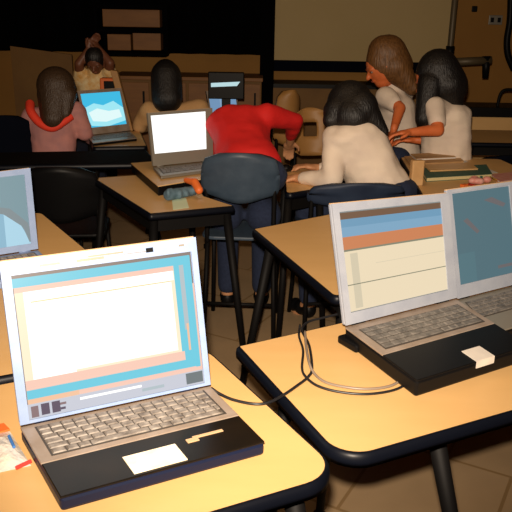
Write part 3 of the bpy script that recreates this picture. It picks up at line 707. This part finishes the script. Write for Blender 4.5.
# pencils and trinkets
for k, (x0, y0, x1, y1, m_, lab) in enumerate(((488, 176, 508, 185, 'yellow', 'yellow pencil lying at the right edge'), (474, 188, 500, 184, 'whitepaper', 'white pen lying near the teal screen'), (468, 184, 490, 189, 'redink', 'red pen lying near the teal screen'), (496, 190, 511, 183, 'tanpaper', 'tan pencil at the right edge'))):
    bm = bmesh.new(); a = onz(x0, y0, TZ+.006); b_ = onz(x1, y1, TZ+.006); tube(bm, [a, a.lerp(b_, .85), b_], .005, 6)
    tag(obj('pencil', bm, M[m_], None, True), lab, 'pencil')
bm = bmesh.new(); a = onz(476, 184); 
for k in range(7): ellip(bm, a+Vector((random.uniform(-.05, .07), random.uniform(-.02, .03), .018)), (.022, .018, .016))
blob('pencil_case', bm, 'pink', None, .004, 2); o = COL.objects[-1]; tag(o, 'pink lumpy pencil case behind the teal-screened laptop', 'pouch')
flat('paper_sheet', [(470, 176), (462, 171), (486, 168), (498, 173)], TZ, .0008, 'whitepaper', 'white sheet right of the stacked notebooks, near the right edge', 'paper')
book('magazine', [(500, 184), (490, 177), (520, 173), (532, 180)], TZ, .012, 'pink', 'pinkish magazine cut by the right edge of the frame', 'magazine', 'whitepaper')
for x, y, m_, lab in ((464, 187, 'orange', 'small orange sharpener behind the teal-screened laptop'), (481, 178, 'teal', 'small teal eraser between notebook and pink pencil case'), (505, 189, 'whitepaper', 'small white eraser nearest the right edge')):
    bm = bmesh.new(); box(bm, -.018, .018, -.011, .011, .0006, .014, Matrix.Translation(onz(x, y)) @ Matrix.Rotation(.6, 4, 'Z')); tag(obj('eraser', bm, M[m_], bevel=.003), lab, 'eraser')
# brown clutter on M2
for (x, y, r_, m_, lab) in ((272, 180, .03, 'tanplastic', 'small brown lump on the brown table, left'), (286, 172, .025, 'black_plastic', 'small dark lump on the brown table')):
    bm = bmesh.new(); a = onz(x, y); ellip(bm, a+Vector((0, 0, r_*.8)), (r_, r_, r_*.8)); ellip(bm, a+Vector((r_, .01, r_*.6)), (r_*.7, r_*.8, r_*.6)); blob('eraser_pouch', bm, m_, None, .005, 3); tag(COL.objects[-1], lab, 'pouch')
# orange frame toy behind F
c = onz(107, 124); c.y += .12
t = thing('orange_box', (c.x, c.y, TZ), 'orange box with a dark opening behind the cyan-screened laptop', 'box')
a = at(100, 93, c.y); b_ = at(117, 93, c.y); hh = at(100, 78, c.y).z
bm = bmesh.new(); box(bm, a.x, b_.x, c.y, c.y+.08, TZ+.0006, hh); obj('case', bm, M['orange'], t, bevel=.01)
bm = bmesh.new(); box(bm, a.x+.03, b_.x-.015, c.y-.004, c.y+.004, at(100, 90, c.y).z, hh-.02); obj('opening', bm, M['black_plastic'], t, bevel=.004)
# grey-tan folder standing behind laptop F
bm = bmesh.new(); d0 = 4.78
q = [at(110, 70, d0), at(117, 71, d0), at(133, 131, d0), at(126, 131, d0)]
q[2].z = q[3].z = TZ+.001
hexa(bm, [*q, *[v+Vector((0, .05, 0)) for v in q]]); tag(obj('standing_folder', bm, M['tanplastic'], bevel=.004), 'grey-tan folder standing at the right side of the cyan-screened laptop', 'folder')
# black monitor with a pale strip
Ym = 5.0
t = thing('monitor', at(226, 90, Ym) * 1, 'black monitor showing a pale strip above the small blue laptop', 'monitor')
t.location.z = TZ
a, b_ = at(208, 72, Ym), at(244, 92, Ym)
bm = bmesh.new(); box(bm, a.x, b_.x, Ym, Ym+.05, b_.z-.05, a.z); obj('screen_housing', bm, M['black_plastic'], t, bevel=.006)
a, b_ = at(211, 83, Ym), at(240, 87.5, Ym)
bm = bmesh.new(); hexa(bm, [Vector((a.x, Ym-.004, b_.z)), Vector((b_.x-.02, Ym-.004, b_.z+.01)), Vector((b_.x-.02, Ym+.001, b_.z+.01)), Vector((a.x, Ym+.001, b_.z)), Vector((a.x, Ym-.004, a.z)), Vector((b_.x, Ym-.004, a.z+.012)), Vector((b_.x, Ym+.001, a.z+.012)), Vector((a.x, Ym+.001, a.z))]); obj('lit_strip', bm, M['g_strip'], t)
bm = bmesh.new(); c = at(226, 95, Ym); box(bm, c.x-.03, c.x+.03, Ym+.015, Ym+.04, TZ+.012, c.z+.02); box(bm, c.x-.09, c.x+.09, Ym-.04, Ym+.08, TZ+.0006, TZ+.012); obj('stand', bm, M['black_plastic'], t)
table([V2(onz(208, 137)), V2(onz(204, 116)), V2(onz(252, 116)), V2(onz(256, 137))], 'far brown table under the black monitor', r=.02)
# books / bundle lying on dark table far left
# ------------------------------------------------------------------ room
YW = 6.7
def struct(name, bm, m_, bevel=0): o = obj(name, bm, M[m_], bevel=bevel); o['kind'] = 'structure'; return o
bm = bmesh.new(); box(bm, -3.6, 3.8, -1.2, YW+.1, -.05, 0); struct('floor', bm, 'floor')
bm = bmesh.new(); box(bm, -3.6, 3.8, YW, YW+.1, 0, 3.0); struct('wall_back', bm, 'wall')
bm = bmesh.new(); box(bm, -3.7, -3.6, -1.2, YW+.1, 0, 3.0); struct('wall_left', bm, 'wall')
bm = bmesh.new(); box(bm, 3.8, 3.9, -1.2, YW+.1, 0, 3.0); struct('wall_right', bm, 'wall')
bm = bmesh.new(); box(bm, -3.7, 3.9, -1.3, -1.2, 0, 3.0); struct('wall_front', bm, 'wall')
bm = bmesh.new(); box(bm, -3.7, 3.9, -1.3, YW+.1, 3.0, 3.1); struct('ceiling', bm, 'tanboard')
bm = bmesh.new(); box(bm, -3.6, 3.8, YW-.02, YW-.001, 0, .1); struct('baseboard_back', bm, 'black_plastic')
def wbox(name, x0, y0, x1, y1, Y, dep, m_, label=None, cat=None, par=None, bevel=.003, zlow=None):
    a, b_ = at(x0, y0, Y), at(x1, y1, Y); bm = bmesh.new(); box(bm, a.x, b_.x, Y, Y+dep, b_.z if zlow is None else zlow, a.z)
    o = obj(name, bm, M[m_], par, bevel=bevel)
    if cat: tag(o, label, cat)
    return o
# black curtain over upper left
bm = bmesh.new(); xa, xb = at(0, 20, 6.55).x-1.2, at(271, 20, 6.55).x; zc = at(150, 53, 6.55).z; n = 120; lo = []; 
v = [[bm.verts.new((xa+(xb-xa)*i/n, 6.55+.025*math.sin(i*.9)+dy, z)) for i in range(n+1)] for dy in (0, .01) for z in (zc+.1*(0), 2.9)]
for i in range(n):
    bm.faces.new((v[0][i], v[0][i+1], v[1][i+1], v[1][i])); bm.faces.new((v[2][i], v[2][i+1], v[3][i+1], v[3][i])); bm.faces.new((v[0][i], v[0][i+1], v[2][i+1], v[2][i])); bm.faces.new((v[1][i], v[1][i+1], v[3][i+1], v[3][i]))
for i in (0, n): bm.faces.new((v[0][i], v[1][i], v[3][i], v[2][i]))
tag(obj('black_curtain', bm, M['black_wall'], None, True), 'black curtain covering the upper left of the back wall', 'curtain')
# black post left of projection screen
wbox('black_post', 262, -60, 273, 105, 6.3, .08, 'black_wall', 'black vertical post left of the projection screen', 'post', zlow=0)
# shelf unit with brown panels
Ys = 6.2
a0, b0 = at(96, 4, Ys), at(166, 54, Ys)
t = thing('wall_shelf', ((a0.x+b0.x)/2, Ys, 0), 'black wall shelf with brown boxes, hung before the black curtain', 'shelf')
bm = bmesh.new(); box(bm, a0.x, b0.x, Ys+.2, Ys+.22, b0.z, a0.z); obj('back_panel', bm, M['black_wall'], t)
for y in (4, 28, 51):
    z = at(120, y+3, Ys).z; bm = bmesh.new(); box(bm, a0.x, b0.x, Ys-.02, Ys+.2, z-.014, z+.014); obj('shelf_board', bm, M['black_wall'], t)
for x in (96, 166):
    xx = at(x, 20, Ys).x; bm = bmesh.new(); box(bm, xx-.012, xx+.012, Ys-.02, Ys+.2, b0.z, a0.z); obj('side_panel', bm, M['black_wall'], t)
def sbox(x0, y0, x1, y1, label, m_='wood_dark'):
    a, b_ = at(x0, y0, Ys+.02), at(x1, y1, Ys+.02); bm = bmesh.new(); box(bm, a.x, b_.x, Ys+.02, Ys+.18, b_.z, a.z)
    bmesh.ops.rotate(bm, verts=bm.verts, cent=Vector(((a.x+b_.x)/2, Ys, b_.z)), matrix=Matrix.Rotation(0, 3, 'Y')); tag(obj('storage_box', bm, M[m_], bevel=.004), label, 'box', 'brown boxes on the wall shelf')
sbox(102, 9, 160, 27.5, 'wide brown box on the upper level of the wall shelf')
sbox(107, 34, 131, 50.5, 'narrow brown box, left on the lower level of the wall shelf')
sbox(132.5, 32, 161, 50.5, 'brown box, right on the lower level of the wall shelf')
# counter with rails under curtain
Yk = 6.0
a, b_ = at(112, 62, Yk), at(262, 62, Yk)
t = thing('low_cabinet', ((a.x+b_.x)/2, Yk, 0), 'long brown cabinet along the back wall below the black curtain', 'cabinet')
zt_ = at(150, 76, Yk).z
bm = bmesh.new(); box(bm, a.x, b_.x, Yk, Yk+.45, .001, zt_-.03); obj('body', bm, M['tanboard'], t, bevel=.004)
bm = bmesh.new(); box(bm, a.x-.01, b_.x+.01, Yk-.03, Yk+.45, zt_-.03, zt_); obj('worktop', bm, M['wood_dark'], t, bevel=.004)
for k in range(4):
    x0 = a.x+(b_.x-a.x)*k/4+.01; x1 = a.x+(b_.x-a.x)*(k+1)/4-.01; bm = bmesh.new(); box(bm, x0, x1, Yk-.016, Yk-.0005, .06, zt_-.05); dd = obj('door', bm, M['wood_dark'], t, bevel=.003)
    bm = bmesh.new(); box(bm, x1-.05, x1-.035, Yk-.03, Yk-.0165, zt_-.25, zt_-.12); obj('handle', bm, M['black_metal'], dd)
# tan boards left
t = thing('display_board', (at(42, 70, 6.0).x, 6.0, 0), 'tan free-standing board behind the pink-shirted person', 'board')
a, b_ = at(10, 46, 6.0), at(75, 110, 6.0); bm = bmesh.new()
hexa(bm, [(a.x, 6, .3), (b_.x, 6, .3), (b_.x, 6.03, .3), (a.x, 6.03, .3), (a.x, 6, a.z), (b_.x, 6, a.z-.06), (b_.x, 6.03, a.z-.06), (a.x, 6.03, a.z)]); obj('panel', bm, M['tanboard'], t)
for x in (a.x+.03, b_.x-.03):
    bm = bmesh.new(); box(bm, x-.015, x+.015, 6.03, 6.06, 0, .9); obj('post', bm, M['black_metal'], t)
    bm = bmesh.new(); box(bm, x-.015, x+.015, 5.85, 6.25, 0, .03); obj('foot', bm, M['black_metal'], t)
# projection screen
Yp = 6.61
t = thing('projection_screen', (at(360, 60, Yp).x, Yp, 0), 'beige projection screen with a dark bottom bar on the back wall', 'screen')
a, b_ = at(273, 60, Yp), at(449, 62, Yp)
bm = bmesh.new(); box(bm, a.x, b_.x, Yp+.02, Yp+.025, a.z, 2.6); obj('canvas', bm, M['canvas'], t)
bm = bmesh.new(); box(bm, a.x-.01, b_.x+.01, Yp, Yp+.04, at(273, 71, Yp).z, a.z); obj('bottom_bar', bm, M['navy'], t, bevel=.004)
bm = bmesh.new(); box(bm, a.x-.03, b_.x+.03, Yp-.02, YW-.0005, 2.6, 2.7); obj('roller_case', bm, M['black_plastic'], t, bevel=.01)
# stand pole and arm
Yt = 5.9
t = thing('screen_stand', (at(451, 40, Yt).x, Yt, 0), 'dark tripod stand with a horizontal arm right of the projection screen', 'stand')
x = at(451, 40, Yt).x
bm = bmesh.new(); tube(bm, [(x, Yt, .25), (x, Yt, 2.4)], .024, 12); obj('pole', bm, M['dull_metal'], t, True)
bm = bmesh.new(); tube(bm, [(x, Yt, at(451, 58, Yt).z), (x, Yt, at(451, 46, Yt).z)], .034, 12); obj('collar', bm, M['black_plastic'], t, True)
e = at(490, 60, Yt); s0 = at(449, 62, Yt)
bm = bmesh.new(); tube(bm, [(x, Yt-.03, s0.z), (e.x, Yt-.03, e.z)], .032, 12); obj('arm', bm, M['dull_metal'], t, True)
bm = bmesh.new(); tube(bm, [(e.x-.04, Yt-.03, e.z+.03), (e.x-.03, Yt-.03, at(486, 78, Yt).z)], .034, 12, .024); obj('arm_handle', bm, M['black_plastic'], t, True)
for k in range(3):
    an = k*2.094+.5; bm = bmesh.new(); tube(bm, [(x, Yt, .5), (x+.24*math.cos(an), Yt+.24*math.sin(an), .012)], .012, 8); obj('leg', bm, M['black_metal'], t, True)
# wall socket
c = at(496, 20, YW-.02); t = thing('wall_socket', (c.x, YW-.012, c.z-.05), 'small grey double socket on the brown wall at upper right', 'socket')
bm = bmesh.new(); box(bm, c.x-.06, c.x+.06, YW-.012, YW-.0005, c.z-.04, c.z+.04); obj('plate', bm, M['grey_metal'], t, bevel=.004)
for k in (-1, 1): bm = bmesh.new(); box(bm, c.x+k*.03-.014, c.x+k*.03+.014, YW-.016, YW-.0125, c.z-.02, c.z+.02); obj('outlet', bm, M['black_plastic'], t)
c = at(475, 9, YW-.02); bm = bmesh.new(); box(bm, c.x-.025, c.x+.025, YW-.014, YW-.0005, c.z-.025, c.z+.025); tag(obj('wall_hook', bm, M['black_plastic'], bevel=.008), 'small dark hook above the wall socket', 'hook')
# hanging black cable at right edge
bm = bmesh.new(); tube(bm, spline([at(511, -6, 6.6), at(510, 20, 6.6), at(507, 40, 6.6), at(508, 55, 6.6), at(514, 70, 6.6)], 6), .03, 8); tag(obj('hanging_cable', bm, M['black_plastic'], None, True), 'thick black cable hanging down the wall at the right edge', 'cable')
bm = bmesh.new(); tube(bm, spline([at(497, 108, 5.6), at(500, 95, 5.6), at(505, 90, 5.6), at(516, 90, 5.6)], 6), .012, 8); tag(obj('bent_rod', bm, M['black_metal'], None, True), 'thin bent dark rod above the black shelf at the right', 'rod')
# black shelf band right
a, b_ = at(458, 107, 5.5), at(530, 118, 5.5)
t = thing('low_bookcase', ((a.x+b_.x)/2, 5.5, 0), 'black-topped tan low bookcase against the wall at the right', 'bookcase')
bm = bmesh.new(); box(bm, a.x-.1, b_.x, 5.5, 5.85, b_.z, a.z); obj('top', bm, M['black_plastic'], t, bevel=.004)
bm = bmesh.new(); box(bm, a.x-.09, b_.x, 5.52, 5.85, .001, b_.z-.0005); obj('body', bm, M['laminate'], t)
# dark skirting band on back wall behind people
a, b_ = at(273, 90, 6.3), at(458, 97, 6.3); 
t = thing('low_cabinet', ((a.x+b_.x)/2, 6.3, 0), 'low dark cabinet below the projection screen', 'cabinet')
bm = bmesh.new(); box(bm, a.x, b_.x, 6.2, 6.6, .001, at(300, 88, 6.2).z); obj('body', bm, M['tanboard'], t); 
bm = bmesh.new(); box(bm, a.x, b_.x, 6.18, 6.6, at(300, 88, 6.2).z+.0005, at(300, 84, 6.2).z); obj('worktop', bm, M['black_plastic'], t)

# ------------------------------------------------------------------ light: camera flash + dim warm room light
def area(name, loc, rot, size, power, col, shape='SQUARE'):
    l = bpy.data.lights.new(name, 'AREA'); l.energy = power; l.size = size; l.color = col; l.shape = shape
    o = bpy.data.objects.new(name, l); COL.objects.link(o); o.location = loc; o.rotation_euler = rot; return o
l = bpy.data.lights.new('camera_flash', 'SPOT'); l.energy = 365; l.color = (1, .82, .64); l.shadow_soft_size = .018; l.spot_size = math.radians(80); l.spot_blend = .9
o = bpy.data.objects.new('camera_flash', l); COL.objects.link(o)
mm_ = Matrix((R, U, -F)).transposed().to_4x4(); mm_.translation = O + U*.085 + R*-.02 - F*.03; o.matrix_world = mm_ @ Matrix.Rotation(math.radians(5), 4, 'X')
area('ceiling_lamp', (0, 2.5, 2.95), (0, 0, 0), 1.2, 9, (1, .62, .3))
w = bpy.data.worlds.new('world'); S.world = w; w.use_nodes = True
w.node_tree.nodes['Background'].inputs[0].default_value = (1, .6, .32, 1); w.node_tree.nodes['Background'].inputs[1].default_value = .045
S.view_settings.view_transform = 'Standard'; S.view_settings.look = 'None'; S.view_settings.gamma = 1; S.view_settings.exposure = 0
